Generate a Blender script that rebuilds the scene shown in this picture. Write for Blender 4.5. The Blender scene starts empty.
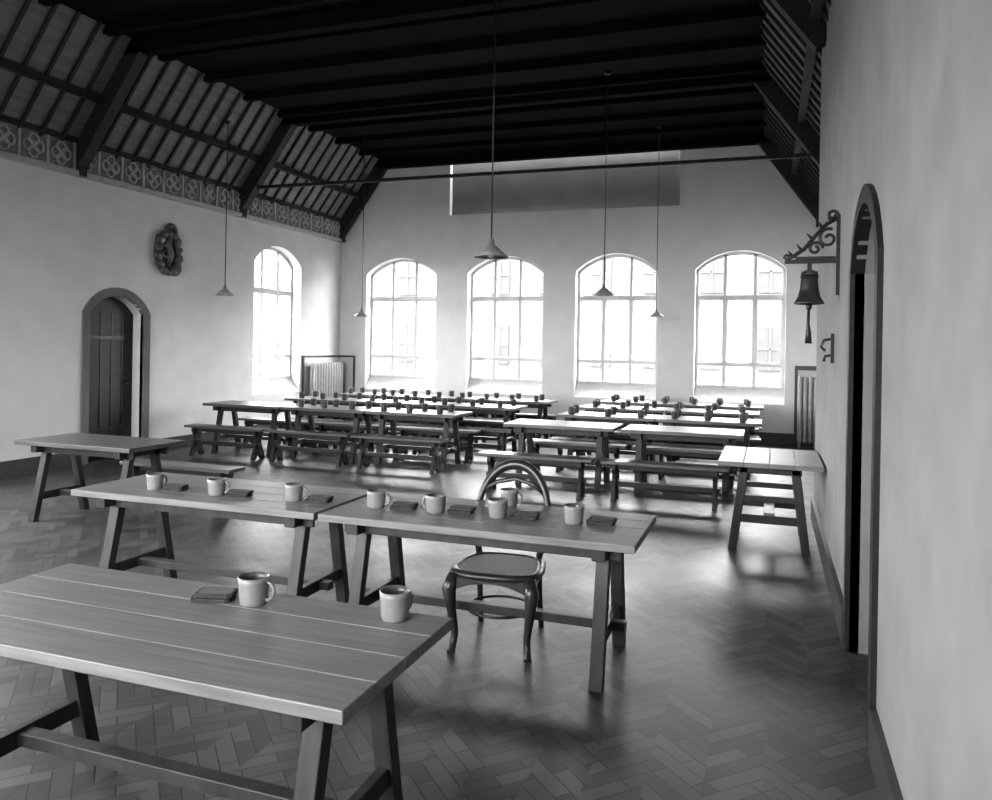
import bpy, bmesh, math, random
from mathutils import Vector, Matrix
random.seed(4)
scene=bpy.context.scene
try:
    scene.view_settings.view_transform='Standard'
    scene.view_settings.look='None'
except Exception as e: print(e)

# ---------------------------------------------------------------- materials
def newmat(name,rough=.6,spec=.4):
    m=bpy.data.materials.new(name); m.use_nodes=True
    nt=m.node_tree; b=nt.nodes['Principled BSDF']
    b.inputs['Roughness'].default_value=rough
    b.inputs['Specular IOR Level'].default_value=spec
    return m,nt,b
def noisemat(name,c0,c1,scale=(3,3,3),rough=.6,spec=.4,bump=0,nscale=4,metal=0,detail=6):
    m,nt,b=newmat(name,rough,spec)
    tc=nt.nodes.new('ShaderNodeTexCoord'); mp=nt.nodes.new('ShaderNodeMapping')
    mp.inputs['Scale'].default_value=scale
    n=nt.nodes.new('ShaderNodeTexNoise'); n.inputs['Scale'].default_value=nscale; n.inputs['Detail'].default_value=detail
    r=nt.nodes.new('ShaderNodeValToRGB')
    r.color_ramp.elements[0].position=.3; r.color_ramp.elements[1].position=.7
    r.color_ramp.elements[0].color=(c0,c0,c0,1); r.color_ramp.elements[1].color=(c1,c1,c1,1)
    nt.links.new(tc.outputs['Object'],mp.inputs['Vector']); nt.links.new(mp.outputs[0],n.inputs['Vector'])
    nt.links.new(n.outputs['Fac'],r.inputs['Fac']); nt.links.new(r.outputs[0],b.inputs['Base Color'])
    b.inputs['Metallic'].default_value=metal
    if bump:
        bp=nt.nodes.new('ShaderNodeBump'); bp.inputs['Strength'].default_value=bump; bp.inputs['Distance'].default_value=.01
        nt.links.new(n.outputs['Fac'],bp.inputs['Height']); nt.links.new(bp.outputs[0],b.inputs['Normal'])
    return m
M={}
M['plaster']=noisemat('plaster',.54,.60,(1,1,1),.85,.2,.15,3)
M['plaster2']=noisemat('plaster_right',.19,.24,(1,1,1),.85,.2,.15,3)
M['panel']=noisemat('gable_panel_grey',.11,.14,(1,1,1),.85,.2,0,3)  # darker grey than the wall plaster
M['stone']=noisemat('window_stone',.66,.76,(2,2,2),.7,.3,.1,5)
M['frame']=noisemat('window_paint',.50,.58,(2,2,2),.5,.4,0,5)
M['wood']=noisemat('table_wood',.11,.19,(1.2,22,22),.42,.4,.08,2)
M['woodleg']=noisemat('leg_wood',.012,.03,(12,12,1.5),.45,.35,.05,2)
M['woodfar']=noisemat('far_dark_wood',.045,.085,(1.2,20,20),.34,.5,.05,2)  # darker than the front table wood
M['darkwood']=noisemat('dark_wood',.008,.018,(10,2,10),.5,.3,.05,2)
M['rafter']=noisemat('rafter_wood',.012,.025,(10,2,10),.7,.2,.05,2)
M['roofwood']=noisemat('roof_boards',.09,.15,(10,1,10),.6,.3,.1,2)
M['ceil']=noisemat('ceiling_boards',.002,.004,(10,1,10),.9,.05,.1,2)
M['frieze']=noisemat('carved_frieze_wood',.13,.18,(3,3,3),.6,.3,.05,3)
M['friezelt']=noisemat('carved_frieze_relief',.32,.42,(3,3,3),.6,.3,.05,3)
M['iron']=noisemat('wrought_iron',.008,.016,(3,3,3),.4,.4,0,6)
M['bell']=noisemat('bell_bronze',.03,.06,(3,3,3),.3,.5,0,6,metal=.6)
M['enamel']=noisemat('mug_enamel',.17,.22,(3,3,3),.25,.5,0,6)
M['enamelin']=noisemat('mug_inside',.06,.09,(3,3,3),.3,.5,0,6)
M['mugbacklit']=noisemat('enamel_backlit',.03,.06,(3,3,3),.3,.5,0,6)  # enamel of the far mugs, backlit darkness put into the colour
M['bread']=noisemat('bread_crust',.02,.045,(8,8,8),.8,.2,.3,6)
M['crumb']=noisemat('bread_crumb',.11,.16,(12,12,12),.9,.1,.3,8)
M['chair']=noisemat('bentwood',.012,.025,(4,4,4),.3,.5,0,4)
M['shade']=noisemat('shade_enamel',.22,.28,(3,3,3),.35,.5,0,4)
M['bulb']=noisemat('bulb_glass',.6,.7,(3,3,3),.15,.6,0,4)
M['rad']=noisemat('radiator_paint',.24,.30,(3,3,3),.4,.5,0,4)
M['tile']=noisemat('dark_tiles',.015,.04,(9,9,9),.3,.5,0,6)
M['dado']=noisemat('glazed_tiles',.40,.48,(2,2,2),.35,.5,0,5)
M['base']=noisemat('baseboard_paint',.02,.035,(3,3,3),.45,.4,0,4)
M['carve']=noisemat('carved_wood',.02,.05,(5,5,5),.45,.5,.2,6)
M['facade']=noisemat('outside_brick',.048,.060,(1,1,1),.9,.1,0,3)
M['facwin']=noisemat('outside_window_dark',.026,.032,(1,1,1),.6,.1,0,3)
M['ground']=noisemat('outside_ground',.06,.09,(1,1,1),.9,.1,0,3)
# glass
m=bpy.data.materials.new('window_glass'); m.use_nodes=True; nt=m.node_tree; nt.nodes.clear()
o=nt.nodes.new('ShaderNodeOutputMaterial'); mx=nt.nodes.new('ShaderNodeMixShader'); t=nt.nodes.new('ShaderNodeBsdfTransparent'); g=nt.nodes.new('ShaderNodeBsdfGlossy')
g.inputs['Roughness'].default_value=.05; mx.inputs[0].default_value=.04
nt.links.new(t.outputs[0],mx.inputs[1]); nt.links.new(g.outputs[0],mx.inputs[2]); nt.links.new(mx.outputs[0],o.inputs[0]); M['glass']=m
# cane
m,nt,b=newmat('cane_seat',.6,.3)
tc=nt.nodes.new('ShaderNodeTexCoord'); ck=nt.nodes.new('ShaderNodeTexChecker'); ck.inputs['Scale'].default_value=70
ck.inputs['Color1'].default_value=(.26,.26,.26,1); ck.inputs['Color2'].default_value=(.05,.05,.05,1)
nt.links.new(tc.outputs['Object'],ck.inputs['Vector']); nt.links.new(ck.outputs[0],b.inputs['Base Color']); M['cane']=m
# parquet floor (herringbone)
m,nt,b=newmat('parquet_floor',.3,.28)
N=nt.nodes; L=nt.links
tc=N.new('ShaderNodeTexCoord')
def brick(rot):
    mp=N.new('ShaderNodeMapping'); mp.inputs['Rotation'].default_value=(0,0,rot)
    br=N.new('ShaderNodeTexBrick'); br.inputs['Scale'].default_value=1
    br.inputs['Brick Width'].default_value=.30; br.inputs['Row Height'].default_value=.075
    br.inputs['Mortar Size'].default_value=.003; br.inputs['Bias'].default_value=0
    br.inputs['Color1'].default_value=(.024,.024,.024,1); br.inputs['Color2'].default_value=(.07,.07,.07,1); br.inputs['Mortar'].default_value=(.006,.006,.006,1)
    L.new(tc.outputs['Object'],mp.inputs[0]); L.new(mp.outputs[0],br.inputs['Vector']); return br
b1=brick(math.radians(45)); b2=brick(math.radians(-45))
sx=N.new('ShaderNodeSeparateXYZ'); L.new(tc.outputs['Object'],sx.inputs[0])
mm=N.new('ShaderNodeMath'); mm.operation='MULTIPLY'; mm.inputs[1].default_value=1/.44; L.new(sx.outputs[0],mm.inputs[0])
fr=N.new('ShaderNodeMath'); fr.operation='FRACT'; L.new(mm.outputs[0],fr.inputs[0])
gt=N.new('ShaderNodeMath'); gt.operation='GREATER_THAN'; gt.inputs[1].default_value=.5; L.new(fr.outputs[0],gt.inputs[0])
mix=N.new('ShaderNodeMixRGB'); L.new(gt.outputs[0],mix.inputs[0]); L.new(b1.outputs[0],mix.inputs[1]); L.new(b2.outputs[0],mix.inputs[2])
nz=N.new('ShaderNodeTexNoise'); nz.inputs['Scale'].default_value=1.3; nz.inputs['Detail'].default_value=5; L.new(tc.outputs['Object'],nz.inputs['Vector'])
rr=N.new('ShaderNodeMapRange'); rr.inputs[1].default_value=.3; rr.inputs[2].default_value=.7; rr.inputs[3].default_value=.38; rr.inputs[4].default_value=.52
L.new(nz.outputs['Fac'],rr.inputs[0]); L.new(rr.outputs[0],b.inputs['Roughness'])
L.new(mix.outputs[0],b.inputs['Base Color'])
bp=N.new('ShaderNodeBump'); bp.inputs['Strength'].default_value=.35; bp.inputs['Distance'].default_value=.004
L.new(mix.outputs[0],bp.inputs['Height']); L.new(bp.outputs[0],b.inputs['Normal'])
M['floor']=m

# ---------------------------------------------------------------- builder
class B:
    def __init__(s): s.bm=bmesh.new(); s.mats=[]
    def mi(s,k):
        if k not in s.mats: s.mats.append(k)
        return s.mats.index(k)
    def face(s,vs,mi,smooth=False):
        try:
            f=s.bm.faces.new(vs); f.material_index=mi; f.smooth=smooth
        except ValueError: pass
    def extr(s,A,Bp,mat,smooth=False):
        mi=s.mi(mat); va=[s.bm.verts.new(p) for p in A]; vb=[s.bm.verts.new(p) for p in Bp]
        n=len(A); s.face(va[::-1],mi); s.face(vb,mi)
        for i in range(n):
            j=(i+1)%n; s.face([va[i],va[j],vb[j],vb[i]],mi,smooth)
    def box(s,x0,x1,y0,y1,z0,z1,mat):
        s.extr([(x0,y0,z0),(x1,y0,z0),(x1,y1,z0),(x0,y1,z0)],[(x0,y0,z1),(x1,y0,z1),(x1,y1,z1),(x0,y1,z1)],mat)
    def beam(s,p0,p1,w,h,mat,up=(0,0,1)):
        p0=Vector(p0);p1=Vector(p1);d=(p1-p0).normalized();u=Vector(up)
        if abs(d.dot(u))>.98: u=Vector((0,1,0))
        a=d.cross(u).normalized(); c=a.cross(d)
        off=[a*w/2*i+c*h/2*j for i,j in((-1,-1),(1,-1),(1,1),(-1,1))]
        s.extr([p0+o for o in off],[p1+o for o in off],mat)
    def leg(s,p0,p1,wx,wy,mat):   # horizontal-cut leg
        s.extr([(p0[0]+i*wx/2,p0[1]+j*wy/2,p0[2]) for i,j in((-1,-1),(1,-1),(1,1),(-1,1))],
               [(p1[0]+i*wx/2,p1[1]+j*wy/2,p1[2]) for i,j in((-1,-1),(1,-1),(1,1),(-1,1))],mat)
    def lathe(s,prof,c,mat,seg=24,mat2=None,from2=999):
        rings=[]
        for r,z in prof:
            if r<1e-5: rings.append([s.bm.verts.new((c[0],c[1],c[2]+z))])
            else: rings.append([s.bm.verts.new((c[0]+r*math.cos(2*math.pi*i/seg),c[1]+r*math.sin(2*math.pi*i/seg),c[2]+z)) for i in range(seg)])
        for k in range(len(rings)-1):
            a,b=rings[k],rings[k+1]; mi=s.mi(mat2 if (mat2 and k>=from2) else mat)
            for i in range(seg):
                j=(i+1)%seg
                if len(a)==1 and len(b)==1: continue
                if len(a)==1: s.face([a[0],b[j],b[i]],mi,True)
                elif len(b)==1: s.face([a[i],a[j],b[0]],mi,True)
                else: s.face([a[i],a[j],b[j],b[i]],mi,True)
    def tube(s,pts,r,mat,seg=8,closed=False,flat=1.0):
        pts=[Vector(p) for p in pts]; n=len(pts); mi=s.mi(mat); rings=[]
        rr=r if isinstance(r,(list,tuple)) else [r]*n
        prev=None
        for k,p in enumerate(pts):
            if closed: d=(pts[(k+1)%n]-pts[k-1]).normalized()
            else: d=(pts[min(k+1,n-1)]-pts[max(k-1,0)]).normalized()
            if prev is None:
                u=Vector((0,0,1)) if abs(d.z)<.9 else Vector((1,0,0))
                a=d.cross(u).normalized()
            else:
                a=(prev-d*prev.dot(d)).normalized()
            prev=a; c=d.cross(a)
            rings.append([s.bm.verts.new(p+a*rr[k]*math.cos(2*math.pi*i/seg)+c*rr[k]*flat*math.sin(2*math.pi*i/seg)) for i in range(seg)])
        for k in range(n if closed else n-1):
            a,b=rings[k],rings[(k+1)%n]
            for i in range(seg):
                j=(i+1)%seg; s.face([a[i],a[j],b[j],b[i]],mi,True)
        if not closed: s.face(rings[0][::-1],mi); s.face(rings[-1],mi)
    def ell(s,c,r,mat,seg=14,rot=None):
        mi=s.mi(mat); q=bmesh.ops.create_uvsphere(s.bm,u_segments=seg,v_segments=seg//2+2,radius=1)
        mt=Matrix.Translation(c)@(rot or Matrix.Identity(4))@Matrix.Diagonal((r[0],r[1],r[2],1))
        bmesh.ops.transform(s.bm,matrix=mt,verts=q['verts'])
        for v in q['verts']:
            for f in v.link_faces: f.material_index=mi; f.smooth=True
    def mesh(s,name):
        bmesh.ops.recalc_face_normals(s.bm,faces=s.bm.faces[:])
        me=bpy.data.meshes.new(name); s.bm.to_mesh(me); s.bm.free()
        for k in s.mats: me.materials.append(M[k])
        return me
    def obj(s,name,loc=(0,0,0),rot=0,bevel=0):
        return place(s.mesh(name),name,loc,rot,bevel)
def place(me,name,loc=(0,0,0),rot=0,bevel=0):
    o=bpy.data.objects.new(name,me); scene.collection.objects.link(o)
    o.location=loc; o.rotation_euler=(0,0,rot)
    if bevel:
        md=o.modifiers.new('bevel','BEVEL'); md.width=bevel; md.segments=2; md.limit_method='ANGLE'
    return o

# ---------------------------------------------------------------- room shell
XL,XR,XN,YB,YR=-8.75,.85,.45,14.7,-2.0
YSTEP=8.6; TOP=5.75; CEIL=5.56; TH=.42
mapB=lambda s,z,t:(s,YB+t,z)
mapL=lambda s,z,t:(XL-t,s,z)
mapN=lambda s,z,t:(XN+t,s,z)
mapR=lambda s,z,t:(s,YR-t,z)
def arc(a0,a1,zs,rise,n=16,inset=0):
    w=(a1-a0)/2; c=(a0+a1)/2; R=(w*w+rise*rise)/(2*rise); cz=zs+rise-R
    ang=math.asin(min(1,w/R)); R2=R-inset
    if inset: ang=math.asin(min(1,(w-inset)/R2))
    return [(c+R2*math.sin(-ang+2*ang*i/n),cz+R2*math.cos(-ang+2*ang*i/n)) for i in range(n+1)]
def wall(mp,s0,s1,ztop,ops,th=TH,mat='plaster'):
    b=B()
    def pr(poly): b.extr([mp(s,z,0) for s,z in poly],[mp(s,z,th) for s,z in poly],mat)
    cur=s0
    for (a0,a1,z0,zs,rise) in sorted(ops):
        pr([(cur,0),(a0,0),(a0,ztop),(cur,ztop)])
        if z0>0: pr([(a0,0),(a1,0),(a1,z0),(a0,z0)])
        ac=arc(a0,a1,zs,rise)
        for i in range(len(ac)-1):
            p,q=ac[i],ac[i+1]; pr([p,q,(q[0],ztop),(p[0],ztop)])
        cur=a1
    pr([(cur,0),(s1,0),(s1,ztop),(cur,ztop)])
    return b
SILL=.74; SPR=3.17; RISE=.33
wb=[(-7.31,1.62),(-5.01,1.6),(-2.78,1.57),(-.53,1.57)]
opsB=[(c-w/2,c+w/2,SILL,SPR,RISE) for c,w in wb]
PZ=4.36
b=wall(mapB,XL-.42,XR+.42,PZ,opsB)
b.box(XL-.42,-6.23,YB,YB+TH,PZ,TOP,'plaster'); b.box(-1.62,XR+.42,YB,YB+TH,PZ,TOP,'plaster')
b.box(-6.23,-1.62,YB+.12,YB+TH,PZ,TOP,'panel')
b.obj('wall_back')
opsL=[(1.2,2.8,SILL,SPR,RISE),(4.2,5.8,SILL,SPR,RISE),(8.15,9.12,0,2.08,.24),(11.72,13.2,SILL,SPR,RISE)]  # first two openings are unseen windows, added for fill light
wall(mapL,YR-.42,YB,TOP,opsL).obj('wall_left')
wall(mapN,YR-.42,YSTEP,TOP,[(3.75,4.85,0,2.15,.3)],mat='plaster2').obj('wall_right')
b=B(); b.box(XR,XR+TH,YSTEP,YB,0,TOP,'plaster'); b.obj('wall_right_far')
opsRearFill=[(-7.9,-6.3,SILL,SPR,RISE),(-5.6,-4.0,SILL,SPR,RISE),(-3.3,-1.7,SILL,SPR,RISE)]  # unseen windows behind the camera, added as soft fill
wall(mapR,XL-.42,XN+.42,TOP,opsRearFill).obj('wall_rear')
b=B(); b.box(XL-.42,XR+.42,YR-.42,YB+.42,-.15,0,'floor'); b.obj('floor')
b=B()
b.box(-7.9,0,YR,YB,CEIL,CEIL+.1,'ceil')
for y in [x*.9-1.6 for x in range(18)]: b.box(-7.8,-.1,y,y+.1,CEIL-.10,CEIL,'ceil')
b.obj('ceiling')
def rake(x0,x1,name):
    b=B(); z0,z1=4.2,CEIL+.02
    P=[(x0,z0),(x1,z1),(x1,z1+.12),(x0,z0+.16)]
    b.extr([(p[0],YR,p[1]) for p in P],[(p[0],YB,p[1]) for p in P],'roofwood')
    y=-1.7
    while y<YB-.1:
        b.beam((x0,y,z0-.02),(x1,y,z1-.02),.04,.05,'rafter'); y+=.30
    for f in (.5,):
        b.beam((x0+(x1-x0)*f,YR,z0+(z1-z0)*f-.08),(x0+(x1-x0)*f,YB,z0+(z1-z0)*f-.08),.09,.09,'rafter')
    return b.obj(name)
rake(XL,-7.75,'ceiling_slope_left'); rake(XR,-.15,'ceiling_slope_right')
def truss(y,tie=True):
    b=B()
    for x0,x1,s in ((XL,-7.72,1),(XR,-.18,-1)):
        near=(s<0 and y<YSTEP)
        if near: x0=XN
        b.beam((x0,y,4.0 if not near else 4.6),(x1,y,5.45),.16,.22,'rafter')
        if not near:
            pts=[(x0,3.86),(x0+s*.13,3.86)]+[(x0+s*(.13+.6*(1-math.cos(a))),3.95+1.0*math.sin(a)) for a in [i*math.pi/2/8 for i in range(9)]]+[(x0,5.0)]
            b.extr([(p[0],y-.06,p[1]) for p in pts],[(p[0],y+.06,p[1]) for p in pts],'rafter')
    if tie: b.beam((XL+.3,y,4.36),((XR if y>YSTEP else XN),y,4.34),.05,.05,'rafter')
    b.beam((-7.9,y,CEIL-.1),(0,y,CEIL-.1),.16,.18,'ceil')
    return b.obj('roof_truss')
truss(14.58,False); truss(11.26); truss(7.9,False); truss(4.5,False)
b=B(); x=XL+.07
b.box(XL,x,YR,YB,3.9,4.34,'frieze')
b.box(XL,x+.05,YR,YB,3.86,3.92,'friezelt'); b.box(XL,x+.05,YR,YB,4.28,4.35,'rafter')
y=5.6
while y<YB-.2:
    for dy,dz in((.075,0),(-.075,0),(0,.075),(0,-.075)):
        cy,cz=y+dy,4.10+dz
        b.tube([(x+.01,cy+.07*math.cos(a),cz+.07*math.sin(a)) for a in [i*math.pi/5 for i in range(10)]],.014,'friezelt',5,True)
    b.beam((x+.01,y-.2,3.93),(x+.01,y-.2,4.28),.02,.03,'friezelt')
    y+=.4
b.obj('trim_carved_frieze')
b=B(); b.box(XL,XR,YB-.03,YB,0,.24,'base'); b.obj('baseboard_back')
b=B(); b.box(XL,XL+.03,YR,8.03,0,.2,'base'); b.box(XL,XL+.03,9.25,YB-.03,0,.2,'base'); b.obj('baseboard_left')
b=B(); b.box(XN-.03,XN,YR,3.65,0,.2,'base'); b.box(XN-.03,XN,4.95,YSTEP,0,.2,'base'); b.box(XR-.03,XR,YSTEP,YB-.03,0,.2,'base'); b.obj('baseboard_right')

# ---------------------------------------------------------------- windows
def window(name,mp,a0,a1,full=True):
    b=B(); t0,t1=.2,.29; fw=.055; zb=.98; mat='frame'
    def bx(s0,s1,z0,z1,u0=t0,u1=t1,m=mat):
        P=[(s0,z0),(s1,z0),(s1,z1),(s0,z1)]
        b.extr([mp(s,z,u0) for s,z in P],[mp(s,z,u1) for s,z in P],m)
    A=[(0,SILL+.0),(.2,zb),(.29,zb),(.29,SILL+.0)]
    b.extr([mp(a0,z,t) for t,z in A],[mp(a1,z,t) for t,z in A],'stone')
    bx(a0,a0+fw,zb,SPR); bx(a1-fw,a1,zb,SPR); bx(a0,a1,zb,zb+.07,t0-.02,t1)
    o=arc(a0,a1,SPR,RISE,16); i_=arc(a0,a1,SPR,RISE,16,fw)
    for k in range(16):
        P=[o[k],o[k+1],i_[k+1],i_[k]]
        b.extr([mp(s,z,t0) for s,z in P],[mp(s,z,t1) for s,z in P],mat)
    w=(a1-a0)/2; R=(w*w+RISE*RISE)/(2*RISE); c=(a0+a1)/2
    top=lambda s: SPR+RISE-R+math.sqrt(R*R-(s-c)**2)-.02
    for f in (1/3,2/3):
        s=a0+(a1-a0)*f; bx(s-.028,s+.028,zb,top(s))
    bx(a0+fw,a1-fw,2.63,2.70,t0-.015,t1); bx(a0+fw,a1-fw,1.40,1.455,t0-.01,t1)
    for k in range(3):
        s0=a0+(a1-a0)*k/3+(.055 if k==0 else .028); s1=a0+(a1-a0)*(k+1)/3-(.055 if k==2 else .028)
        for z0,z1 in((1.455,2.63),):
            bx(s0,s0+.018,z0,z1,t0+.03,t1-.02); bx(s1-.018,s1,z0,z1,t0+.03,t1-.02)
            bx(s0,s1,z0,z0+.02,t0+.03,t1-.02); bx(s0,s1,z1-.02,z1,t0+.03,t1-.02)
    P=[(a0+.03,zb+.05),(a1-.03,zb+.05)]+[(s,z) for s,z in arc(a0,a1,SPR,RISE,16,.03)][::-1]
    mi=b.mi('glass'); b.face([b.bm.verts.new(mp(s,z,.25)) for s,z in P],mi)
    b.obj(name)
k=1
for mp,ops in((mapB,opsB),(mapL,[opsL[3],opsL[0],opsL[1]]),(mapR,opsRearFill)):
    for o_ in ops: window('window_%d'%k,mp,o_[0],o_[1]); k+=1  # includes the added fill windows, near left and rear
def portal(loc,rot):
    l=bpy.data.lights.new('daylight_portal','AREA'); l.shape='RECTANGLE'; l.size=1.6; l.size_y=2.8
    l.cycles.is_portal=True
    o=bpy.data.objects.new('daylight_portal',l); scene.collection.objects.link(o); o.location=loc; o.rotation_euler=rot
for c,w in wb: portal((c,YB+.45,2.1),(math.radians(-90),0,0))
for o_ in (opsL[0],opsL[1],opsL[3]): portal((XL-.45,(o_[0]+o_[1])/2,2.1),(math.radians(90),0,math.radians(-90)))
for o_ in opsRearFill: portal(((o_[0]+o_[1])/2,YR-.45,2.1),(math.radians(90),0,0))

# ---------------------------------------------------------------- doors
def door(name,mp,a0,a1,zs,rise,m='darkwood'):
    b=B()
    def prm(P,u0,u1,mm): b.extr([mp(s,z,u0) for s,z in P],[mp(s,z,u1) for s,z in P],mm)
    P=[(a0,0),(a1,0)]+arc(a0,a1,zs,rise,12)[::-1]
    prm(P,.2,.26,m)
    n=5
    for i in range(n+1):
        s=a0+(a1-a0)*i/n; prm([(s-.008,0),(s+.008,0),(s+.008,zs),(s-.008,zs)],.19,.2,'iron')
    for z in (.4,1.7): prm([(a0,z),(a1-.15,z),(a1-.15,z+.05),(a0,z+.05)],.185,.2,'iron')
    p=Vector(mp(a1-.12,1.05,.17)); b.ell(p,(.035,.035,.035),'iron')
    b.obj(name)
door('door_1',mapL,8.15,9.12,2.08,.24); door('door_2',mapN,3.75,4.85,2.15,.3)
def surround(name,mp,a0,a1,zs,rise,w,mat,out=-.025):
    b=B(); o=arc(a0-w,a1+w,zs,rise+w,12); i_=arc(a0,a1,zs,rise,12)
    for P in ([(a0-w,0),(a0,0),(a0,zs),(a0-w,zs)],[(a1,0),(a1+w,0),(a1+w,zs),(a1,zs)]):
        b.extr([mp(s,z,out) for s,z in P],[mp(s,z,.05) for s,z in P],mat)
    for k in range(12):
        P=[o[k],o[k+1],i_[k+1],i_[k]]
        b.extr([mp(s,z,out) for s,z in P],[mp(s,z,.05) for s,z in P],mat)
    b.obj(name)
surround('trim_1',mapL,8.15,9.12,2.08,.24,.12,'panel'); surround('trim_2',mapN,3.75,4.85,2.15,.3,.09,'darkwood')

# ---------------------------------------------------------------- tables / benches
def table_mesh(L,W,H,top,legm,spl=.15):
    b=B(); t=.04; n=4; bw=W/n
    for i in range(n):
        y0=-W/2+i*bw; b.box(-L/2,L/2,y0+.0008,y0+bw-.0008,H-t,H,top)
    ex=L/2-.19
    for sx in(-1,1):
        x=sx*ex
        b.box(x-.035,x+.035,-W/2+.05,W/2-.05,H-t-.07,H-t,legm)
        for sy in(-1,1):
            b.leg((x,sy*(W/2-.06),0),(x,sy*(W/2-.06-spl),H-t-.02),.07,.06,legm)
        yy=W/2-.06-spl*.3
        b.box(x-.02,x+.02,-yy,yy,.19,.26,legm)
    b.box(-ex-.1,ex+.1,-W/2+.14,-W/2+.165,H-t-.08,H-t,legm)
    b.box(-ex-.1,ex+.1,W/2-.165,W/2-.14,H-t-.08,H-t,legm)
    b.box(-ex-.09,ex+.09,-.03,.03,.20,.25,legm)
    return b.mesh('dining_table')
def bench_mesh(L,W,H,mat,legm):
    b=B(); b.box(-L/2,L/2,-W/2,W/2,H-.035,H,mat)
    h=H-.035
    prof=[(.10,h),(.10,h-.06),(.06,h-.12),(.055,h-.18),(.09,h-.25),(.13,.06),(.14,0)]
    for sx in(-1,1):
        x=sx*(L/2-.14)
        R=prof
        for a,c in zip(R[:-2],R[1:-1]):
            P=[(-a[0],a[1]),(a[0],a[1]),(c[0],c[1]),(-c[0],c[1])]
            b.extr([(x-.022,y,z) for y,z in P],[(x+.022,y,z) for y,z in P],legm)
        for sy in(-1,1):
            P=[(sy*.13,.0601),(sy*.14,0),(sy*.07,0),(sy*.03,.0601)]
            b.extr([(x-.022,y,z) for y,z in P],[(x+.022,y,z) for y,z in P],legm)
    b.box(-L/2+.08,L/2-.08,-.02,.02,.16,.22,legm)
    b.box(-L/2+.1,L/2-.1,-.015,.015,H-.1,H-.035,legm)
    return b.mesh('bench')
TF=table_mesh(1.77,.75,.75,'wood','woodleg')
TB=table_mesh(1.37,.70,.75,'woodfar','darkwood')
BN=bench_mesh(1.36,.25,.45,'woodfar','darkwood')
bev=.004
place(TF,'dining_table',(-1.485,4.15,0),0,bev)
place(TF,'dining_table',(-3.29,4.15,0),math.radians(.6),bev)
place(TF,'dining_table',(-1.92,2.16,0),0,bev)
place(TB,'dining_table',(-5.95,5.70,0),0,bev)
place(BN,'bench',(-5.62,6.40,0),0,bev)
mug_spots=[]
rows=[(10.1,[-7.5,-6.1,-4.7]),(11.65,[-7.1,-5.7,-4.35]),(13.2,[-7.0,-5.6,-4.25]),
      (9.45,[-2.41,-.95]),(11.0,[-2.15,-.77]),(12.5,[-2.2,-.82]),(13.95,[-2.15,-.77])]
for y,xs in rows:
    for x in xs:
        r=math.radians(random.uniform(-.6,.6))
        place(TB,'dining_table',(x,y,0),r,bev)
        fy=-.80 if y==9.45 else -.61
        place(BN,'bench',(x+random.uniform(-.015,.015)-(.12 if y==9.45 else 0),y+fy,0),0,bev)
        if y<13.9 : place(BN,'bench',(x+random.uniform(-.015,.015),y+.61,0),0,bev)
        if y==9.45 or x==-7.5: continue
        for dx in(-.48,-.02,.44):
            for dy in(-.2,.2):
                mug_spots.append((x+dx+random.uniform(-.05,.05),y+dy+random.uniform(-.04,.04),.75))
b=B(); H=.77
for i in range(4):
    x0=-.40+i*.2075; b.box(x0+.001,x0+.2065,6.8,7.9,H-.04,H,'wood')
for y in(6.98,7.72):
    b.box(-.24,.27,y-.03,y+.03,H-.11,H-.04,'woodleg')
    b.leg((-.28,y,0),(-.19,y,H-.05),.07,.06,'woodleg'); b.leg((.31,y,0),(.22,y,H-.05),.07,.06,'woodleg')
    b.box(-.24,.27,y-.02,y+.02,.42,.47,'woodleg'); b.box(-.26,.29,y-.02,y+.02,.24,.31,'woodleg')
b.box(-.03,.06,6.96,7.74,.31,.335,'wood')
b.obj('serving_table',bevel=.005)

# ---------------------------------------------------------------- mugs & bread
def mug(b,c,r,h,ang,mo,mi_,seg=28):
    prof=[(0,0),(r*.82,0),(r*.88,.006),(r*.93,h*.3),(r*.98,h*.8),(r*1.03,h),(r*.97,h),(r*.92,h*.8),(r*.86,h*.3),(r*.8,.012),(0,.01)]
    b.lathe(prof,c,mo,seg,mi_,6)
    pts=[]
    for i in range(9):
        a=-math.pi/2+math.pi*i/8
        d=r*.9+r*.55*math.cos(a); z=h*.5+h*.33*math.sin(a)
        pts.append((c[0]+d*math.cos(ang),c[1]+d*math.sin(ang),c[2]+z))
    b.tube(pts,r*.13,mo,6)
for (x,y,a,r) in [(-3.71,3.99,1.2,.052),(-3.23,3.99,.3,.054),(-2.71,4.05,.3,.056),(-2.16,4.07,.2,.057),(-1.79,4.09,3.0,.059),
                (-1.46,4.43,.2,.053),(-1.42,4.11,1.2,.055),(-.99,4.13,1.4,.055),(-1.77,2.40,.1,.056),(-1.22,2.45,1.2,.054)]:
    b=B(); mug(b,(0,0,0),r,.10,a,'enamel','enamelin'); b.obj('enamel_mug',(x,y,.75))
b=B()
for p in mug_spots: mug(b,p,.048,.10,random.uniform(0,6.28),'mugbacklit','mugbacklit',12)
b.obj('far_enamel_mugs')  # enamel mugs on the far tables, coloured as backlit silhouettes
def bread():
    b=B()
    for k,(dx,dz,s) in enumerate(((0,0,1),(.012,.017,.95))):
        out=[(-.07,-.045),(.055,-.045),(.07,-.035),(.075,0),(.07,.035),(.055,.045),(-.07,.045),(-.078,.02),(-.078,-.02)]
        P=[(x*s+dx,y*s) for x,y in out]
        b.extr([(x,y,dz) for x,y in P],[(x,y,dz+.016) for x,y in P],'bread')
        Q=[(x*.88*s+dx,y*.84*s) for x,y in out]
        b.extr([(x,y,dz+.005) for x,y in Q],[(x,y,dz+.0168) for x,y in Q],'crumb')
    return b.mesh('bread_slices')
BR=bread()
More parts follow.
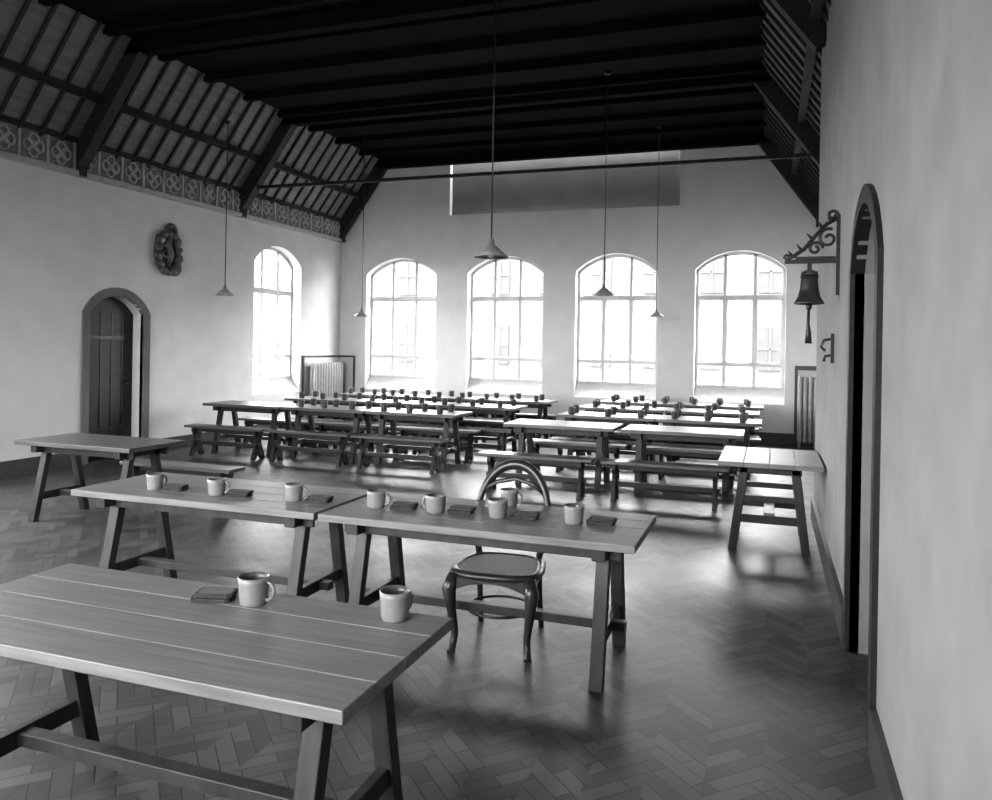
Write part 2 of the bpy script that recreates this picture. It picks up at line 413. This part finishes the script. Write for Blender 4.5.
for x,y,a in [(-3.58,4.02,.1),(-3.09,4.03,.15),(-2.55,4.08,.05),(-2.00,4.11,.1),(-1.65,4.14,0),(-1.27,4.14,.1),(-.85,4.19,-.05),(-1.93,2.38,.3)]:
    place(BR,'bread_slices',(x,y,.75),a,.003)

# ---------------------------------------------------------------- chair (balloon-back, facing -Y)
b=B(); sh=.45
seat=[]
for i in range(32):
    a=2*math.pi*i/32; cx,cy=math.cos(a),math.sin(a)
    e=.62
    x=.235*math.copysign(abs(cx)**e,cx); y=.225*math.copysign(abs(cy)**e,cy)
    x*=1-.10*(y/.225)
    seat.append((x,y))
b.tube([(x,y,sh-.02) for x,y in seat],.027,'chair',8,True,.8)
b.extr([(x*.95,y*.95,sh-.012) for x,y in seat],[(x*.95,y*.95,sh-.004) for x,y in seat],'cane')
for i in range(12):
    x0=-.21+.42*i/12; x1=x0+.42/12
    z=lambda x: sh-.035-.02-.05*(abs(x)/.21)**2.2
    P=[(x0,sh-.03),(x1,sh-.03),(x1,z(x1)),(x0,z(x0))]
    b.extr([(x,-.235,zz) for x,zz in P],[(x,-.205,zz) for x,zz in P],'chair')
for sx in(-1,1):
    b.box(sx*.215-.012,sx*.215+.012,-.2,.2,sh-.085,sh-.02,'chair')
    b.tube([(sx*.215,-.205,sh-.02),(sx*.235,-.235,sh-.10),(sx*.225,-.225,.25),(sx*.205,-.205,.10),(sx*.215,-.225,.012),(sx*.22,-.24,0.0)],[.036,.040,.028,.02,.02,.022],'chair',10)
    b.tube([(sx*.185,.21,sh),(sx*.185,.23,.25),(sx*.19,.29,0)],[.02,.019,.017],'chair',8)
def hoop(w,zt,zb,ybase=.21,lean=.16,wb=None):
    pts=[]
    for i in range(25):
        f=i/24; a=math.pi*(1-f)
        x=w*math.cos(a); s=math.sin(a)
        z=zb+(zt-zb)*(s**.62)
        if i in(0,24): x=math.copysign(wb,x)
        pts.append((x,ybase+lean*(z-sh)/.5,z))
    return pts
hp=hoop(.235,.97,sh,wb=.185)
rad=[.02+.022*max(0,math.sin(math.pi*i/24)-.4) for i in range(25)]
b.tube(hp,rad,'chair',8)
b.tube([(x*.80,y-.005,z) for x,y,z in [(-.25,.21+.16*.7,.80),(-.14,.21+.16*.8,.86),(0,.21+.16*.86,.885),(.14,.21+.16*.8,.86),(.25,.21+.16*.7,.80)]],.014,'chair',8)
b.tube([(-.225,.265,.66),(-.12,.272,.635),(0,.272,.655),(.12,.272,.635),(.225,.265,.66)],[.014,.018,.024,.018,.014],'chair',8)
b.tube([(.19*math.cos(a),.19*math.sin(a),.2) for a in [i*math.pi/12 for i in range(24)]],.009,'chair',6,True)
b.obj('dining_chair',(-1.45,4.26,0),math.radians(5))

# ---------------------------------------------------------------- pendant lamps
for x,y,z,top,d in [(-8.0,10.0,2.42,5.12,.29),(-6.74,12.05,2.18,CEIL,.27),(-2.24,6.2,2.46,CEIL,.30),(-2.2,10.75,2.44,CEIL,.29),(-1.88,13.72,2.26,CEIL,.27)]:
    b=B(); r=d/2
    b.lathe([(0,.15),(.022,.15),(.026,.10),(.035,.095),(r*.6,.045),(r,0),(r-.004,-.006),(r*.58,.036),(.03,.085),(0,.085)],(0,0,0),'shade',28)
    b.lathe([(0,.08),(.018,.07),(.03,.03),(.028,.0),(.0,-.018)],(0,0,0),'bulb',14)
    b.tube([(0,0,.14),(0,0,top-z)],.007,'iron',6)
    b.lathe([(0,top-z-.05),(.04,top-z-.04),(.05,top-z),(0,top-z)],(0,0,0),'iron',12)
    b.obj('pendant_lamp',(x,y,z))

# ---------------------------------------------------------------- bell on wrought bracket
b=B(); Y=5.92; bx_=.255
b.box(.425,.45,Y-.025,Y+.025,2.10,2.66,'iron')
b.beam((.45,Y,2.34),(.09,Y,2.34),.025,.03,'iron')
b.box(.16,.42,Y-.03,Y+.03,2.35,2.372,'iron')
def spiral(cx,cz,r0,r1,a0,a1,n=22): return [(cx+(r0+(r1-r0)*i/n)*math.cos(a0+(a1-a0)*i/n),Y,cz+(r0+(r1-r0)*i/n)*math.sin(a0+(a1-a0)*i/n)) for i in range(n+1)]
b.tube([(.43,Y,2.64),(.36,Y,2.60),(.29,Y,2.52),(.22,Y,2.43),(.15,Y,2.38),(.10,Y,2.36)],.014,'iron',8)
b.tube(spiral(.375,2.50,.07,.015,1.2,1.2+8),.012,'iron',6)
b.tube(spiral(.29,2.43,.05,.012,0,8),.012,'iron',6)
b.tube(spiral(.40,2.66,.04,.01,-1,7),.012,'iron',6)
b.tube(spiral(.10,2.37,.03,.008,-2,5),.010,'iron',6)
for x,z,dx,dz in((.33,2.58,-.03,.05),(.27,2.50,-.04,.04),(.20,2.42,-.035,.045),(.38,2.63,-.01,.06),(.14,2.38,-.03,.04)):
    b.tube([(x,Y,z),(x+dx,Y,z+dz)],[.014,.003],'iron',6)
b.beam((bx_,Y,2.34),(bx_,Y,2.26),.03,.03,'iron')
b.tube([(bx_-.05,Y,2.22),(bx_-.045,Y,2.26),(bx_,Y,2.275),(bx_+.045,Y,2.26),(bx_+.05,Y,2.22)],.012,'iron',8)
b.lathe([(0,.215),(.03,.213),(.05,.20),(.058,.17),(.062,.11),(.075,.05),(.098,.012),(.104,0),(.094,-.002),(.07,.045),(.055,.1),(.05,.17),(0,.19)],(bx_,Y,2.04),'bell',30)
b.tube([(bx_,Y,2.2),(bx_,Y,2.02)],.008,'iron',6); b.ell((bx_,Y,2.02),(.022,.022,.026),'iron')
b.tube([(bx_,Y,2.0),(bx_-.004,Y,1.90),(bx_,Y,1.84),(bx_,Y,1.76)],[.010,.011,.018,.024],'iron',8)
b.obj('wall_bell')
b=B(); b.box(.425,.45,6.28,6.34,1.62,1.84,'iron'); b.tube([(.44,6.31,1.80),(.38,6.31,1.79),(.36,6.31,1.74),(.39,6.31,1.71)],.011,'iron',6); b.tube([(.44,6.31,1.68),(.39,6.31,1.67),(.38,6.31,1.63)],.011,'iron',6)
b.obj('wall_hook')

# ---------------------------------------------------------------- carved ornament on left wall
b=B(); x=XL
cy,cz=9.54,3.08
def sp(u,v,r0,r1,a0,a1,n=24): return [(x+.05,cy+u+(r0+(r1-r0)*i/n)*math.cos(a0+(a1-a0)*i/n),cz+v+(r0+(r1-r0)*i/n)*math.sin(a0+(a1-a0)*i/n)) for i in range(n+1)]
b.tube([(x+.05,cy+.21*math.cos(t),cz-.04+.28*math.sin(t)) for t in [i*2*math.pi/28 for i in range(28)]],.055,'carve',8,True)
for i in range(14):
    t=i*2*math.pi/14+.2
    b.ell((x+.07,cy+.225*math.cos(t),cz-.04+.30*math.sin(t)),(.05,.06+.02*(i%3),.055+.025*(i%2)),'carve',10)
b.tube(sp(.04,.30,.12,.03,-1.2,4.5),.045,'carve',8)
b.tube(sp(.14,-.27,.13,.03,1.8,-4),.045,'carve',8)
b.tube(sp(-.08,-.05,.12,.03,2.2,-3.5),.035,'carve',8)
b.tube([(x+.05,cy+.05,cz+.3),(x+.06,cy-.02,cz+.1),(x+.06,cy+.06,cz-.08),(x+.05,cy-.02,cz-.26)],[.05,.06,.05,.04],'carve',8)
b.obj('carved_wall_ornament')

# ---------------------------------------------------------------- radiators & tiled surrounds
def radiator(n,pitch,h):
    b=B(); q=pitch*.42
    for i in range(n):
        y=(i-(n-1)/2)*pitch
        for t in(.05,.13):
            b.lathe([(0,.1),(q*.8,.11),(q,.16),(q,h-.06),(q*.8,h-.01),(0,h)],(t,y,0),'rad',8)
        b.box(.04,.14,y-q,y+q,h-.09,h-.02,'rad'); b.box(.04,.14,y-q,y+q,.12,.18,'rad')
    for e in(0,n-1):
        y=(e-(n-1)/2)*pitch; b.box(.03,.15,y-.02,y+.02,0,.14,'rad')
    return b.mesh('radiator')
R1=radiator(11,.10,1.30)
place(R1,'radiator',(XL+.05,13.98,0))
R2=radiator(4,.085,1.26)
place(R2,'radiator',(.63,YB-.05,0),math.radians(-90))
b=B()
b.box(XL,XL+.02,13.32,YB-.03,.2,1.40,'dado'); b.box(XL,XL+.035,13.30,YB-.03,1.40,1.44,'tile'); b.box(XL,XL+.035,13.28,13.32,.2,1.44,'tile')
b.box(XL+.035,-8.36,YB-.03,YB,1.40,1.44,'tile'); b.box(-8.40,-8.36,YB-.03,YB,.24,1.40,'tile'); b.box(XL+.035,-8.40,YB-.015,YB,.24,1.40,'dado')
b.obj('trim_3')
b=B(); b.box(.42,XR,YB-.03,YB,1.36,1.44,'tile'); b.box(.42,.47,YB-.03,YB,.24,1.36,'tile'); b.box(.79,XR,YB-.03,YB,.24,1.36,'tile'); b.box(.47,.79,YB-.012,YB,.24,1.36,'dado')
b.obj('trim_4')

# ---------------------------------------------------------------- outside
b=B()
b.box(-40,18,36,40,-1,8,'facade')
for i in range(22):
    for z in (0.8,4.2):
        x0=-38+i*2.5; b.box(x0,x0+1.0,35.9,36,z,z+1.9,'facwin'); b.box(x0+.46,x0+.54,35.85,35.9,z,z+1.9,'facade'); b.box(x0,x0+1.0,35.85,35.9,z+.9,z+.98,'facade')
b.obj('neighbouring_building')
b=B(); b.box(-60,60,-60,60,-1.2,-1.0,'ground'); b.obj('ground')

# ---------------------------------------------------------------- world
w=bpy.data.worlds.new('World'); scene.world=w; w.use_nodes=True
bg=w.node_tree.nodes['Background']; bg.inputs[0].default_value=(1,1,1,1); bg.inputs[1].default_value=53.0

# ---------------------------------------------------------------- camera
cd=bpy.data.cameras.new('camera'); cam=bpy.data.objects.new('camera',cd); scene.collection.objects.link(cam); scene.camera=cam
cd.sensor_width=36; cd.lens=36*778/992; cd.shift_y=-54.7/992; cd.clip_start=.05
yaw=math.radians(19.4); roll=.017
f=Vector((-math.sin(yaw),math.cos(yaw),0)); r=Vector((math.cos(yaw),math.sin(yaw),0)); u=Vector((0,0,1))
r2=r*math.cos(roll)+u*math.sin(roll); u2=u*math.cos(roll)-r*math.sin(roll)
mt=Matrix((r2,u2,-f)).transposed().to_4x4(); mt.translation=Vector((0,0,1.71)); cam.matrix_world=mt
